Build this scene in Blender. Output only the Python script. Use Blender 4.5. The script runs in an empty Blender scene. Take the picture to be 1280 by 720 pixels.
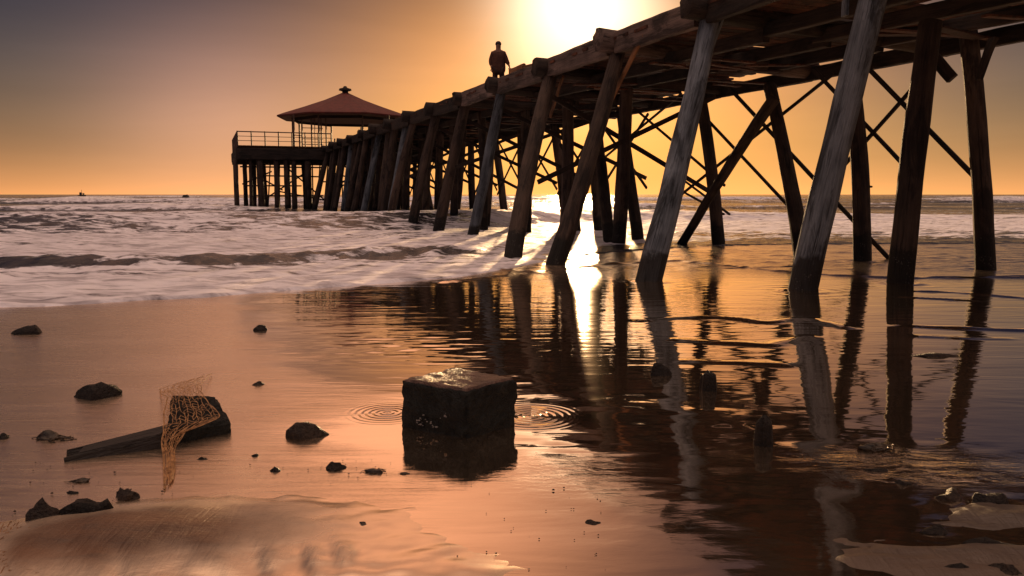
import bpy, math, random
import numpy as np
from mathutils import Vector, Matrix, Quaternion, noise
random.seed(7); rng = np.random.RandomState(7)
SC = bpy.context.scene; COL = SC.collection
R_ = math.radians

# ------------------------------------------------------------------ camera
F = 1004.0; CAM_H = 1.3; PITCH = math.atan(117/F)
cd = bpy.data.cameras.new('camera'); cam = bpy.data.objects.new('camera', cd); COL.objects.link(cam)
cd.sensor_width = 36; cd.lens = 36*F/1280; cd.clip_start = 0.05; cd.clip_end = 12000
cam.location = (0, 0, CAM_H); cam.rotation_euler = (math.pi/2-PITCH, 0, 0)
SC.camera = cam

def ray(px, py):
    x = (px-640)/F; y = -(py-360)/F
    return Vector((x, math.cos(PITCH)+y*math.sin(PITCH), -math.sin(PITCH)+y*math.cos(PITCH)))
def ground(px, py, z=0.0):
    r = ray(px, py); t = (z-CAM_H)/r.z
    return Vector((r.x*t, r.y*t, z))

# ------------------------------------------------------------------ light
SUN_AZ, SUN_EL = R_(5.0), R_(7.0)
SUND = Vector((math.sin(SUN_AZ)*math.cos(SUN_EL), math.cos(SUN_AZ)*math.cos(SUN_EL), math.sin(SUN_EL)))
sl = bpy.data.lights.new('sun', 'SUN'); sun = bpy.data.objects.new('sun', sl); COL.objects.link(sun)
sl.energy = 5.0; sl.angle = R_(0.6); sl.color = (1.0, 0.62, 0.30)
sun.rotation_euler = SUND.to_track_quat('Z', 'Y').to_euler(); sun.location = (0, 0, 30)
SC.view_settings.view_transform = 'Standard'; SC.view_settings.look = 'None'
SC.view_settings.exposure = 0.0; SC.view_settings.gamma = 1.0; SC.view_settings.use_curve_mapping = False
SC.cycles.use_denoising = True; SC.cycles.sample_clamp_indirect = 6.0; SC.cycles.max_bounces = 6
SC.cycles.caustics_reflective = True

class NT:
    """small wrapper for node trees"""
    def __init__(s, tree): s.t = tree; tree.nodes.clear()
    def n(s, typ, **kw):
        nd = s.t.nodes.new(typ)
        for k, v in kw.items(): setattr(nd, k, v)
        return nd
    def set(s, nd, i, v):
        if v is None: return
        if hasattr(v, 'links') or isinstance(v, bpy.types.NodeSocket): s.t.links.new(v, nd.inputs[i])
        else: nd.inputs[i].default_value = v
    def m(s, op, a, b=None, c=None, clamp=False):
        nd = s.n('ShaderNodeMath', operation=op, use_clamp=clamp)
        s.set(nd, 0, a); s.set(nd, 1, b); s.set(nd, 2, c); return nd.outputs[0]
    def vm(s, op, a, b=None, out=0):
        nd = s.n('ShaderNodeVectorMath', operation=op)
        s.set(nd, 0, a); s.set(nd, 1, b); return nd.outputs[out]
    def mix(s, f, a, b, mode='MIX'):
        nd = s.n('ShaderNodeMix', data_type='RGBA', blend_type=mode)
        s.set(nd, 0, f); s.set(nd, 6, a); s.set(nd, 7, b); return nd.outputs[2]
    def scale(s, col, f): # colour * scalar
        nd = s.n('ShaderNodeVectorMath', operation='SCALE'); s.set(nd, 0, col); s.set(nd, 3, f); return nd.outputs[0]
    def ss(s, x, a, b, lo=0.0, hi=1.0): # smoothstep
        nd = s.n('ShaderNodeMapRange', interpolation_type='SMOOTHSTEP')
        s.set(nd, 0, x); s.set(nd, 1, a); s.set(nd, 2, b); s.set(nd, 3, lo); s.set(nd, 4, hi); return nd.outputs[0]
    def noise(s, vec, sc, det=3, rough=.55, dist=0.0):
        nd = s.n('ShaderNodeTexNoise'); s.set(nd, 'Vector', vec); nd.inputs['Scale'].default_value = sc
        nd.inputs['Detail'].default_value = det; nd.inputs['Roughness'].default_value = rough
        nd.inputs['Distortion'].default_value = dist; return nd.outputs[0]
    def sc3(s, vec, v): return s.vm('MULTIPLY', vec, v)

w = bpy.data.worlds.new('World'); SC.world = w; w.use_nodes = True
T = NT(w.node_tree)
tc = T.n('ShaderNodeTexCoord'); d = T.vm('NORMALIZE', tc.outputs['Generated'])
sep = T.n('ShaderNodeSeparateXYZ'); T.set(sep, 0, d); ez = sep.outputs[2]
ezc = T.m('MAXIMUM', ez, 0.0)
el = T.m('MULTIPLY', T.m('ARCSINE', ez), 57.2958)                       # degrees
dots = T.vm('DOT_PRODUCT', d, tuple(SUND), out=1)
hn = T.vm('NORMALIZE', T.vm('MULTIPLY', d, (1, 1, 0)))
dh = T.vm('DOT_PRODUCT', hn, (math.sin(SUN_AZ), math.cos(SUN_AZ), 0), out=1)
azd = T.m('MULTIPLY', T.m('ARCCOSINE', T.m('MINIMUM', dh, 1.0)), 57.2958)
azs = T.m('MULTIPLY', T.m('ARCTANGENT', T.m('DIVIDE', sep.outputs[0], T.m('MAXIMUM', sep.outputs[1], 0.02))), 57.2958)  # signed
def gauss(x, x0, s):
    q = T.m('DIVIDE', T.m('SUBTRACT', x, x0), s); return T.m('EXPONENT', T.m('MULTIPLY', T.m('MULTIPLY', q, q), -1.0))
def expf(x, s): return T.m('EXPONENT', T.m('DIVIDE', T.m('MULTIPLY', x, -1.0), s))
def addc(*cs):
    r = cs[0]
    for c in cs[1:]: r = T.vm('ADD', r, c)
    return r
elc = T.m('MAXIMUM', el, 0.0)
G_EL, G_AZ = 12.8, 4.8      # centre of the blown-out glow
ddaz = T.m('SUBTRACT', azs, G_AZ)
front = T.ss(dh, -0.1, 0.5)
rad = T.m('SQRT', T.m('ADD', T.m('POWER', T.m('ABSOLUTE', ddaz), 2.0), T.m('POWER', T.m('ABSOLUTE', T.m('SUBTRACT', elc, G_EL)), 2.0)))
def ell(x, y, power=True):
    q = T.m('ADD', T.m('MULTIPLY', x, x), T.m('MULTIPLY', y, y)); return q
azq = T.m('MULTIPLY', azd, 1.0)
b1 = T.m('MULTIPLY', expf(elc, 2.49), T.m('ADD', .39, T.m('MULTIPLY', .61, gauss(azq, 0, 80.0))))
b2 = T.m('EXPONENT', T.m('MULTIPLY', ell(T.m('DIVIDE', azq, 15.0), T.m('DIVIDE', T.m('SUBTRACT', elc, 6.87), 7.08)), -1.0))
b3 = T.m('EXPONENT', T.m('MULTIPLY', T.m('SQRT', ell(T.m('DIVIDE', azq, 31.8), T.m('DIVIDE', T.m('SUBTRACT', elc, 8.0), 5.0))), -1.0))
b4 = T.m('MULTIPLY', gauss(elc, 0, 10.36), gauss(azq, 0, 50.0))
horizon = T.scale((.92, .325, .085), b1)
halo = T.scale((1.19, .405, .005), b2)
wide = T.scale((.01, .027, .108), b3)
band = T.scale((.20, .165, .03), b4)
core = T.scale((1.75, 1.55, 1.15), T.m('MULTIPLY', front, gauss(rad, 0, 4.7)))
high = T.scale((1.05, .50, .27), T.m('MULTIPLY', T.m('MULTIPLY', T.ss(el, 12.9, 16.0), gauss(azs, -9.5, 15.5)), T.m('MULTIPLY', front, T.ss(el, 36, 22, .35, 1.0))))
dome = T.scale((1.16, .73, .50), T.ss(el, 30, 62))
back = T.scale((.075, .085, .115), T.ss(dh, 0.35, -0.6))
gray = T.scale((.002, .004, .022), 1.0)
pink = T.scale((.30, .135, .10), T.m('MULTIPLY', gauss(azs, -19.5, 7.5), gauss(elc, 4.5, 5.5)))
sky = T.n('ShaderNodeTexSky', sky_type='NISHITA'); sky.sun_disc = False
sky.sun_elevation = SUN_EL; sky.sun_rotation = SUN_AZ; sky.dust_density = 4.0; sky.altitude = 0
bg1 = T.n('ShaderNodeBackground'); T.set(bg1, 0, sky.outputs[0]); bg1.inputs[1].default_value = 0.002
band_n = T.noise(T.vm('MULTIPLY', d, (2.2, 2.2, 16.0)), 1.6, 4, .55, .3)
veil = T.m('ADD', .90, T.m('MULTIPLY', band_n, .20))
bg2 = T.n('ShaderNodeBackground'); T.set(bg2, 0, T.scale(addc(horizon, halo, wide, band, core, high, dome, back, gray, pink), veil)); bg2.inputs[1].default_value = 1.0
ad = T.n('ShaderNodeAddShader'); T.set(ad, 0, bg1.outputs[0]); T.set(ad, 1, bg2.outputs[0])
wo = T.n('ShaderNodeOutputWorld'); T.set(wo, 0, ad.outputs[0])

# ------------------------------------------------------------------ materials
def newmat(name):
    m = bpy.data.materials.new(name); m.use_nodes = True; t = NT(m.node_tree)
    out = t.n('ShaderNodeOutputMaterial'); b = t.n('ShaderNodeBsdfPrincipled'); t.t.links.new(b.outputs[0], out.inputs[0])
    t.b = b; t.out = out; return m, t
def bump(t, h, strength, dist, normal=None):
    nd = t.n('ShaderNodeBump'); nd.inputs['Strength'].default_value = strength if not isinstance(strength, bpy.types.NodeSocket) else 1
    if isinstance(strength, bpy.types.NodeSocket): t.t.links.new(strength, nd.inputs['Strength'])
    nd.inputs['Distance'].default_value = dist; t.set(nd, 'Height', h)
    if normal: t.set(nd, 'Normal', normal)
    return nd.outputs[0]

def wood(name, dark, light, stain=None, stain_z=0.5, rough=.75, grain=1.0, island=False, spec=.3):
    m, t = newmat(name)
    co = t.n('ShaderNodeTexCoord').outputs['Object']
    oi = t.n('ShaderNodeObjectInfo').outputs['Random']
    off = t.n('ShaderNodeCombineXYZ'); t.set(off, 0, t.m('MULTIPLY', oi, 37.0)); t.set(off, 2, t.m('MULTIPLY', oi, 91.0))
    co = t.vm('ADD', co, off.outputs[0])
    n1 = t.noise(t.sc3(co, (7, 7, .7)), grain, 5, .6)
    n2 = t.noise(t.sc3(co, (60, 60, 2.2)), grain, 3, .7)
    n3 = t.noise(co, 1.7, 3, .5)
    f = t.m('ADD', t.m('MULTIPLY', n1, .55), t.m('ADD', t.m('MULTIPLY', n2, .35), t.m('MULTIPLY', n3, .35)))
    f = t.ss(f, .42, .85)
    c = t.mix(f, (*dark, 1), (*light, 1))
    blot = t.noise(t.sc3(co, (2.6, 2.6, .8)), 1.0, 6, .68, .6)
    c = t.mix(t.m('MULTIPLY', t.ss(blot, .50, .62), .78), c, (dark[0]*.45, dark[1]*.42, dark[2]*.42, 1))
    crack = t.noise(t.sc3(co, (26, 26, .9)), 1.0, 4, .6, .5)
    ck = t.ss(crack, .60, .66)
    c = t.mix(t.m('MULTIPLY', ck, .8), c, (dark[0]*.25, dark[1]*.22, dark[2]*.22, 1))
    if island:
        ri = t.n('ShaderNodeNewGeometry').outputs['Random Per Island']
        c = t.mix(t.m('MULTIPLY', ri, .85), c, (dark[0]*.35, dark[1]*.3, dark[2]*.3, 1))
    v = t.m('ADD', .72, t.m('MULTIPLY', oi, .5)); c = t.scale(c, v)
    rr = rough
    if stain:
        z = t.n('ShaderNodeSeparateXYZ'); t.set(z, 0, t.n('ShaderNodeNewGeometry').outputs['Position'])
        zz = t.m('ADD', z.outputs[2], t.m('MULTIPLY', t.m('SUBTRACT', t.noise(co, 3.0, 4, .6), .5), .5))
        s = t.ss(zz, stain_z, stain_z+.10, 1, 0)
        vo = t.n('ShaderNodeTexVoronoi'); t.set(vo, 'Vector', co); vo.inputs['Scale'].default_value = 34
        sc_ = t.mix(t.m('MULTIPLY', t.ss(vo.outputs[0], .32, .18), t.ss(t.noise(co, 5, 3), .5, .6)), (*stain, 1), (.11, .10, .085, 1))
        c = t.mix(t.m('MULTIPLY', s, .92), c, sc_)
    t.set(t.b, 'Base Color', c); t.set(t.b, 'Roughness', rr); t.b.inputs['Specular IOR Level'].default_value = spec
    t.set(t.b, 'Normal', bump(t, t.m('SUBTRACT', t.m('ADD', n2, t.m('MULTIPLY', n1, 1.6)), t.m('MULTIPLY', ck, .8)), .9, .03))
    return m
M = {}
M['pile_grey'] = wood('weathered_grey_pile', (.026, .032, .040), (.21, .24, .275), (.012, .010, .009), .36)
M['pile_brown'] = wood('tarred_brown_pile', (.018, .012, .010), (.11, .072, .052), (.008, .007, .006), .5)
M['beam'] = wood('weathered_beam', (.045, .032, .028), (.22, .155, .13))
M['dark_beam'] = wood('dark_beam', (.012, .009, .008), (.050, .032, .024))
M['plank'] = wood('deck_plank', (.04, .018, .012), (.27, .095, .05), island=True)
M['split'] = wood('split_timber', (.10, .045, .02), (.42, .20, .09))
M['driftwood'] = wood('sodden_driftwood', (.005, .004, .004), (.022, .017, .015), rough=.5)

def simple(name, ca, cb, scale=6, rough=.6, bs=.4, bd=.01, spec=.4, metal=0):
    m, t = newmat(name); co = t.n('ShaderNodeTexCoord').outputs['Object']
    n = t.noise(co, scale, 5, .6); n2 = t.noise(co, scale*6, 4, .6)
    t.set(t.b, 'Base Color', t.mix(t.ss(t.m('ADD', t.m('MULTIPLY', n, .7), t.m('MULTIPLY', n2, .3)), .35, .65), (*ca, 1), (*cb, 1)))
    t.b.inputs['Roughness'].default_value = rough; t.b.inputs['Specular IOR Level'].default_value = spec; t.b.inputs['Metallic'].default_value = metal
    t.set(t.b, 'Normal', bump(t, t.m('ADD', n, t.m('MULTIPLY', n2, .5)), bs, bd)); return m
M['rock'] = simple('wet_dark_rock', (.004, .0032, .003), (.017, .012, .010), 9, .5, 1.0, .05, spec=.25)
M['rock_brown'] = simple('wet_brown_rock', (.009, .006, .005), (.040, .024, .015), 9, .5, 1.0, .05, spec=.3)
M['concrete'] = simple('dark_concrete', (.003, .0038, .0035), (.017, .020, .018), 7, .5, 1.0, .08, spec=.25)  # near-black concrete for the block sides and the whole slab
M['concrete_top'] = simple('pale_concrete_top', (.06, .035, .028), (.16, .09, .065), 14, .3, 1.0, .03)  # lighter, warmer colour given to the block's top face only
M['kelp'] = simple('wet_kelp', (.010, .008, .005), (.05, .03, .015), 20, .35, .5, .01)
M['net'] = simple('old_net_cord', (.22, .11, .045), (.60, .33, .14), 30, .6, .3, .005)
M['grass'] = simple('dry_seagrass', (.22, .11, .05), (.48, .26, .12), 20, .55, .2, .005)
M['metal'] = simple('rusted_metal', (.05, .028, .02), (.14, .08, .055), 12, .6, .4, .01)
M['cloth'] = simple('dark_coat', (.05, .018, .012), (.09, .035, .02), 12, .85, .2, .01)
M['trouser'] = simple('dark_trouser', (.03, .016, .012), (.05, .025, .018), 12, .85, .2, .01)
M['skin'] = simple('skin', (.16, .08, .05), (.22, .11, .07), 12, .6, .1, .005)
M['hair'] = simple('dark_hair', (.012, .008, .006), (.03, .018, .012), 30, .6, .5, .01)
M['boat'] = simple('distant_hull', (.03, .02, .02), (.06, .045, .04), 4, .6, .2, .01)
# shingled red roof
m, t = newmat('red_shingle_roof'); M['roof'] = m
co = t.n('ShaderNodeTexCoord').outputs['Object']
sp = t.n('ShaderNodeSeparateXYZ'); t.set(sp, 0, co)
course = t.m('FRACT', t.m('MULTIPLY', sp.outputs[2], 7.0))
n = t.noise(co, 3.0, 5, .6); n2 = t.noise(t.sc3(co, (9, 9, 30)), 1, 2, .5)
c = t.mix(t.ss(n, .3, .7), (.075, .010, .007, 1), (.15, .022, .014, 1)); c = t.mix(t.m('MULTIPLY', t.ss(n2, .4, .7), .5), c, (.09, .014, .012, 1))
t.set(t.b, 'Base Color', c); t.b.inputs['Roughness'].default_value = .75; t.set(t.b, 'Normal', bump(t, t.m('ADD', course, n2), .7, .03))

# wet sand
m, t = newmat('wet_sand'); M['sand'] = m
pos = t.n('ShaderNodeNewGeometry').outputs['Position']
n = t.noise(t.sc3(pos, (.5, 1.5, 1)), 1.4, 4, .55); g = t.noise(pos, 260, 2, .6)
fl = t.noise(t.vm('ADD', t.sc3(pos, (2.2, 9, 1)), (3, 1, 0)), 1.0, 4, .6, .6)
c = t.mix(t.ss(n, .35, .65), (.06, .028, .013, 1), (.19, .090, .040, 1))
c = t.mix(t.m('MULTIPLY', t.ss(fl, .52, .7), .5), c, (.04, .028, .022, 1))
c = t.mix(t.m('MULTIPLY', g, .35), c, (.05, .03, .02, 1))
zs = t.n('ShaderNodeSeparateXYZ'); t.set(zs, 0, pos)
c = t.mix(t.ss(zs.outputs[0], .5, 1.1), c, t.mix(.78, c, (.030, .024, .022, 1)))  # sand colour gets darker towards the right
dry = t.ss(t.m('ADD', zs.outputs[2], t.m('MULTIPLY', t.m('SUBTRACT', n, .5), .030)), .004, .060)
right_mask = t.ss(zs.outputs[0], .45, .95); dry = t.m('MAXIMUM', dry, t.m('MULTIPLY', right_mask, .96))  # right side set non-metallic at any height, showing the darker sand colour
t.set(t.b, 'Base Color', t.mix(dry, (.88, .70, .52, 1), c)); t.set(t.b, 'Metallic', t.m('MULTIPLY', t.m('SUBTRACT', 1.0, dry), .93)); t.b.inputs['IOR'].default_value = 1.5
t.set(t.b, 'Roughness', t.m('ADD', .21, t.m('MULTIPLY', dry, t.ss(n, .3, .7, .14, .30))))
rot = t.n('ShaderNodeMapping'); t.set(rot, 'Vector', pos); rot.inputs['Rotation'].default_value = (0, 0, .55); rot.inputs['Scale'].default_value = (22, 3.2, 1)
rill = t.noise(rot.outputs[0], 1.2, 4, .6, .7); fine = t.noise(t.sc3(pos, (14, 34, 1)), 1.4, 4, .65, .5)
t.set(t.b, 'Normal', bump(t, t.m('ADD', t.m('ADD', t.m('MULTIPLY', g, .14), t.m('MULTIPLY', fine, .5)), t.m('ADD', t.m('MULTIPLY', rill, .8), fl)), t.m('MULTIPLY', dry, .75), .013))

BLK = ground(573, 538); RL = ground(484, 516); RR = ground(664, 520)
# thin film of water over the sand
m, t = newmat('shallow_water'); M['film'] = m
pos = t.n('ShaderNodeNewGeometry').outputs['Position']
sp = t.n('ShaderNodeSeparateXYZ'); t.set(sp, 0, pos); Yc = sp.outputs[1]
calm = t.ss(t.noise(t.sc3(pos, (.35, .6, 1)), 1.0, 2, .5), .42, .60)
na = t.noise(t.sc3(pos, (.7, 4.2, 1)), 1.3, 2, .5, .4)
nb = t.noise(t.sc3(pos, (2.4, 13, 1)), 1.5, 2, .55, .3)
nc = t.noise(t.sc3(pos, (1.2, 3.0, 1)), .8, 3, .5, .8)
far = t.ss(Yc, 4.5, 9.5)
amp_b = t.m('MULTIPLY', t.m('ADD', .05, t.m('MULTIPLY', far, .95)), t.m('ADD', .25, t.m('MULTIPLY', calm, .75)))
h = t.m('ADD', t.m('MULTIPLY', nc, .9), t.m('ADD', t.m('MULTIPLY', na, t.m('MULTIPLY', t.m('ADD', .35, far), 1.0)), t.m('MULTIPLY', nb, t.m('MULTIPLY', amp_b, .42))))
def rings(c, R, k, a):
    dd = t.vm('DISTANCE', t.sc3(pos, (1, 1, 0)), (c.x, c.y, 0), out=1)
    s = t.m('SINE', t.m('MULTIPLY', dd, k)); return t.m('MULTIPLY', t.m('MULTIPLY', s, t.ss(dd, R, R*.25)), a)
h = t.m('ADD', h, t.m('ADD', rings(RL, .30, 150, .30), rings(RR, .36, 135, .38)))
chop = t.noise(t.sc3(pos, (7, 10, 1)), 1.6, 3, .6, .3)
h = t.m('ADD', h, t.m('MULTIPLY', t.m('MULTIPLY', chop, t.ss(Yc, 11.0, 14.5)), 2.2))
for (cq, rx, ry, A_) in ((ground(1110, 574), .55, .16, 1.5), (ground(1190, 598), .45, .14, 1.5), (ground(960, 660), 1.1, .5, .10), (ground(700, 590), .35, .25, .35)):
    uq = t.vm('MULTIPLY', t.vm('SUBTRACT', pos, (cq.x, cq.y, 0)), (1/rx, 1/ry, 0))
    mq = t.m('EXPONENT', t.m('MULTIPLY', t.vm('DOT_PRODUCT', uq, uq, out=1), -1.0))
    h = t.m('ADD', h, t.m('MULTIPLY', t.m('MULTIPLY', t.noise(t.sc3(pos, (7, 17, 1)), 1.7, 4, .6, .6), mq), A_))
mt_ = t.noise(t.sc3(pos, (.6, 1.6, 1)), 1, 4, .55)
t.set(t.b, 'Base Color', t.mix(t.ss(mt_, .4, .65), (.84, .66, .49, 1), (.93, .74, .56, 1))); t.b.inputs['Metallic'].default_value = .985
xb = t.m('ADD', t.m('ADD', sp.outputs[0], t.m('MULTIPLY', t.m('SUBTRACT', Yc, 3.3), .40)), t.m('MULTIPLY', t.m('SUBTRACT', mt_, .5), 1.6))
dampm = t.ss(xb, -.10, -1.15)
h = t.m('MULTIPLY', h, t.m('SUBTRACT', 1.0, t.m('MULTIPLY', dampm, .45)))
grain = t.noise(pos, 230, 2, .6); streak = t.noise(t.vm('ADD', t.sc3(pos, (1.6, 9, 1)), t.sc3(pos, (0, 3, 0))), 1.5, 5, .6, .9)
h = t.m('ADD', h, t.m('MULTIPLY', dampm, t.m('ADD', t.m('MULTIPLY', grain, .16), t.m('MULTIPLY', streak, 1.1))))
t.set(t.b, 'Roughness', t.m('MAXIMUM', t.ss(Yc, 10.5, 14, .035, .20), t.m('MULTIPLY', dampm, t.m('ADD', .14, t.m('MULTIPLY', streak, .22))))); t.b.inputs['IOR'].default_value = 1.5
t.set(t.b, 'Normal', bump(t, h, .9, .0042))

# sea with foam
m, t = newmat('sea_water_and_foam'); M['sea'] = m
pos = t.n('ShaderNodeNewGeometry').outputs['Position']
at = t.n('ShaderNodeAttribute', attribute_name='foam').outputs['Fac']
sp = t.n('ShaderNodeSeparateXYZ'); t.set(sp, 0, pos); Yc = sp.outputs[1]
lace = t.noise(t.sc3(pos, (.8, 1.6, 1)), 1.6, 6, .62, .8)
lace2 = t.noise(t.sc3(pos, (.12, .35, 1)), 1.0, 5, .6, .4)
fm = t.ss(t.m('ADD', at, t.m('ADD', t.m('MULTIPLY', t.m('SUBTRACT', lace, .5), 1.1), t.m('MULTIPLY', t.m('SUBTRACT', lace2, .5), .8))), .42, .60)
nb1 = t.noise(t.sc3(pos, (2.0, 4.5, 2)), 1.5, 5, .6, .3); nb2 = t.noise(t.sc3(pos, (.10, .5, 1)), 1.6, 5, .6, .2)
nb3 = t.noise(t.sc3(pos, (5, 12, 6)), 1.5, 4, .65)
h = t.m('ADD', t.m('ADD', t.m('MULTIPLY', nb1, .8), t.m('MULTIPLY', nb3, .55)), t.m('MULTIPLY', lace, .6))
nrm = bump(t, h, .8, .06); nrm = bump(t, nb2, t.ss(Yc, 25, 80, .1, .9), .6, nrm)
t.set(t.b, 'Base Color', t.mix(t.noise(pos, .1, 2), (.016, .020, .030, 1), (.030, .028, .036, 1))); t.b.inputs['Roughness'].default_value = .12; t.b.inputs['IOR'].default_value = 1.4
t.set(t.b, 'Normal', nrm)
fo = t.n('ShaderNodeBsdfPrincipled'); t.set(fo, 'Base Color', t.mix(t.ss(lace, .35, .6), (.42, .39, .43, 1), (.92, .89, .94, 1)))
fo.inputs['Roughness'].default_value = .55; t.set(fo, 'Normal', nrm)
mx = t.n('ShaderNodeMixShader'); t.set(mx, 0, fm); t.set(mx, 1, t.b.outputs[0]); t.set(mx, 2, fo.outputs[0])
t.t.links.new(mx.outputs[0], t.out.inputs[0])

# ------------------------------------------------------------------ object helpers
def wmat(o):
    m = o.matrix_basis.copy()
    return (wmat(o.parent) @ o.matrix_parent_inverse @ m) if o.parent else m
def put(o, parent=None):
    COL.objects.link(o)
    if parent is not None:
        o.parent = parent; o.matrix_parent_inverse = wmat(parent).inverted()
    return o
def tag(o, label=None, cat=None, group=None, kind=None):
    if label: o['label'] = label
    if cat: o['category'] = cat
    if group: o['group'] = group
    if kind: o['kind'] = kind
    return o
def empty(name, loc, label, cat, group=None):
    o = bpy.data.objects.new(name, None); o.location = loc; o.empty_display_size = .2; COL.objects.link(o)
    return tag(o, label, cat, group)
def meshobj(name, V, Fc, mat, parent=None, M4=None, smooth=False):
    me = bpy.data.meshes.new(name); me.from_pydata([tuple(v) for v in V], [], Fc); me.update()
    mats = mat if isinstance(mat, (list, tuple)) else [mat]
    for q in mats: me.materials.append(q)
    if smooth: me.polygons.foreach_set('use_smooth', [True]*len(me.polygons))
    o = bpy.data.objects.new(name, me)
    if M4 is not None: o.matrix_basis = M4
    return put(o, parent)
def frame(p0, p1, up=None, roll=0):
    """matrix with local z from p0 to p1"""
    p0 = Vector(p0); z = (Vector(p1)-p0); L = z.length; z.normalize()
    up = Vector(up) if up is not None else (Vector((0, 0, 1)) if abs(z.z) < .8 else Vector((0, 1, 0)))
    x = up.cross(z).normalized(); y = z.cross(x)
    mm = Matrix((x, y, z)).transposed().to_4x4()
    mm = Matrix.Translation(p0) @ mm @ Matrix.Rotation(roll, 4, 'Z')
    return mm, L
def nz(x, y, z): return noise.noise(Vector((x, y, z)))
def log_mesh(L, r0, r1, seg=14, rough=.08, bend=.0, seed=0, step=.3, capr=True):
    n = max(2, int(L/step)); V = []; Fc = []
    bx = bend*math.cos(seed*1.7); by = bend*math.sin(seed*1.7)
    for i in range(n+1):
        u = i/n; z = u*L; r = r0+(r1-r0)*u; sb = math.sin(u*math.pi)
        for k in range(seg):
            a = 2*math.pi*k/seg
            rr = r*(1+rough*(1.3*nz(math.cos(a)*1.2+seed, math.sin(a)*1.2, z*1.1+seed)+.9*nz(math.cos(a)*4, math.sin(a)*4+seed, z*.35)))
            jz = (0.10*r*nz(a*3, seed, 5) if i in (0, n) else 0)
            V.append((rr*math.cos(a)+bx*sb, rr*math.sin(a)+by*sb, z+jz*3))
    for i in range(n):
        for k in range(seg):
            a = i*seg+k; b = i*seg+(k+1) % seg; Fc.append((a, b, b+seg, a+seg))
    Fc.append(tuple(range(seg-1, -1, -1))); Fc.append(tuple(range(n*seg, n*seg+seg)))
    return V, Fc
def log(name, p0, p1, r0, r1, mat, parent, seed=0, **kw):
    mm, L = frame(p0, p1); V, Fc = log_mesh(L, r0, r1, seed=seed, **kw)
    return meshobj(name, V, Fc, mat, parent, mm, smooth=True)
def beam_mesh(L, wx, wy, seed=0, step=.35, rough=.06, taper=0.0):
    n = max(1, int(L/step)); V = []; Fc = []
    prof = [(-.5, -.42), (-.42, -.5), (.42, -.5), (.5, -.42), (.5, .42), (.42, .5), (-.42, .5), (-.5, .42)]
    for i in range(n+1):
        u = i/n; z = u*L
        for k, (a, b) in enumerate(prof):
            e = 1+rough*nz(a*2+seed, b*2, z*1.3+seed); tp = 1-taper*u
            V.append((a*wx*e*tp+.1*rough*nz(seed, z, 1), b*wy*e*tp, z+(.5*rough*nz(k+seed, 7, i)*min(wx, wy)*6 if i in (0, n) else 0)))
    s = 8
    for i in range(n):
        for k in range(s):
            a = i*s+k; b = i*s+(k+1) % s; Fc.append((a, b, b+s, a+s))
    Fc.append(tuple(range(s-1, -1, -1))); Fc.append(tuple(range(n*s, n*s+s)))
    return V, Fc
def beam(name, p0, p1, wx, wy, mat, parent, seed=0, up=None, roll=0, **kw):
    """wx across, wy along up"""
    mm, L = frame(p0, p1, up, roll); V, Fc = beam_mesh(L, wx, wy, seed, **kw)
    return meshobj(name, V, Fc, mat, parent, mm)
def gridmesh(name, X, Y, Z, mat, keep=None, attr=None):
    """X,Y,Z 2-D arrays [rows, cols]"""
    r, c = X.shape; idx = np.arange(r*c).reshape(r, c)
    q = np.stack([idx[:-1, :-1], idx[:-1, 1:], idx[1:, 1:], idx[1:, :-1]], -1).reshape(-1, 4)
    if keep is not None:
        kk = (keep[:-1, :-1] & keep[1:, 1:]).reshape(-1); q = q[kk]
    me = bpy.data.meshes.new(name); nf = len(q)
    me.vertices.add(r*c); me.vertices.foreach_set('co', np.stack([X, Y, Z], -1).astype(np.float32).ravel())
    me.loops.add(nf*4); me.loops.foreach_set('vertex_index', q.astype(np.int32).ravel())
    me.polygons.add(nf); me.polygons.foreach_set('loop_start', np.arange(0, nf*4, 4, dtype=np.int32))
    me.polygons.foreach_set('loop_total', np.full(nf, 4, dtype=np.int32))
    me.polygons.foreach_set('use_smooth', np.ones(nf, dtype=bool))
    me.update(calc_edges=True)
    if attr is not None:
        at = me.attributes.new('foam', 'FLOAT', 'POINT'); at.data.foreach_set('value', attr.astype(np.float32).ravel())
    me.materials.append(mat); me.validate()
    return put(bpy.data.objects.new(name, me))

# numpy value noise
_perm = rng.rand(256, 256)
def vn(x, y):
    xi = np.floor(x).astype(int); yi = np.floor(y).astype(int); fx = x-xi; fy = y-yi
    fx = fx*fx*(3-2*fx); fy = fy*fy*(3-2*fy)
    a = _perm[xi % 256, yi % 256]; b = _perm[(xi+1) % 256, yi % 256]; c = _perm[xi % 256, (yi+1) % 256]; d_ = _perm[(xi+1) % 256, (yi+1) % 256]
    return (a*(1-fx)+b*fx)*(1-fy)+(c*(1-fx)+d_*fx)*fy-.5
def fbm(x, y, o=4):
    s = 0; a = 1
    for i in range(o): s = s+a*vn(x*2**i+17*i, y*2**i+31*i); a *= .5
    return s
def sst(x, a, b):
    q = np.clip((x-a)/(b-a), 0, 1); return q*q*(3-2*q)

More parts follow.
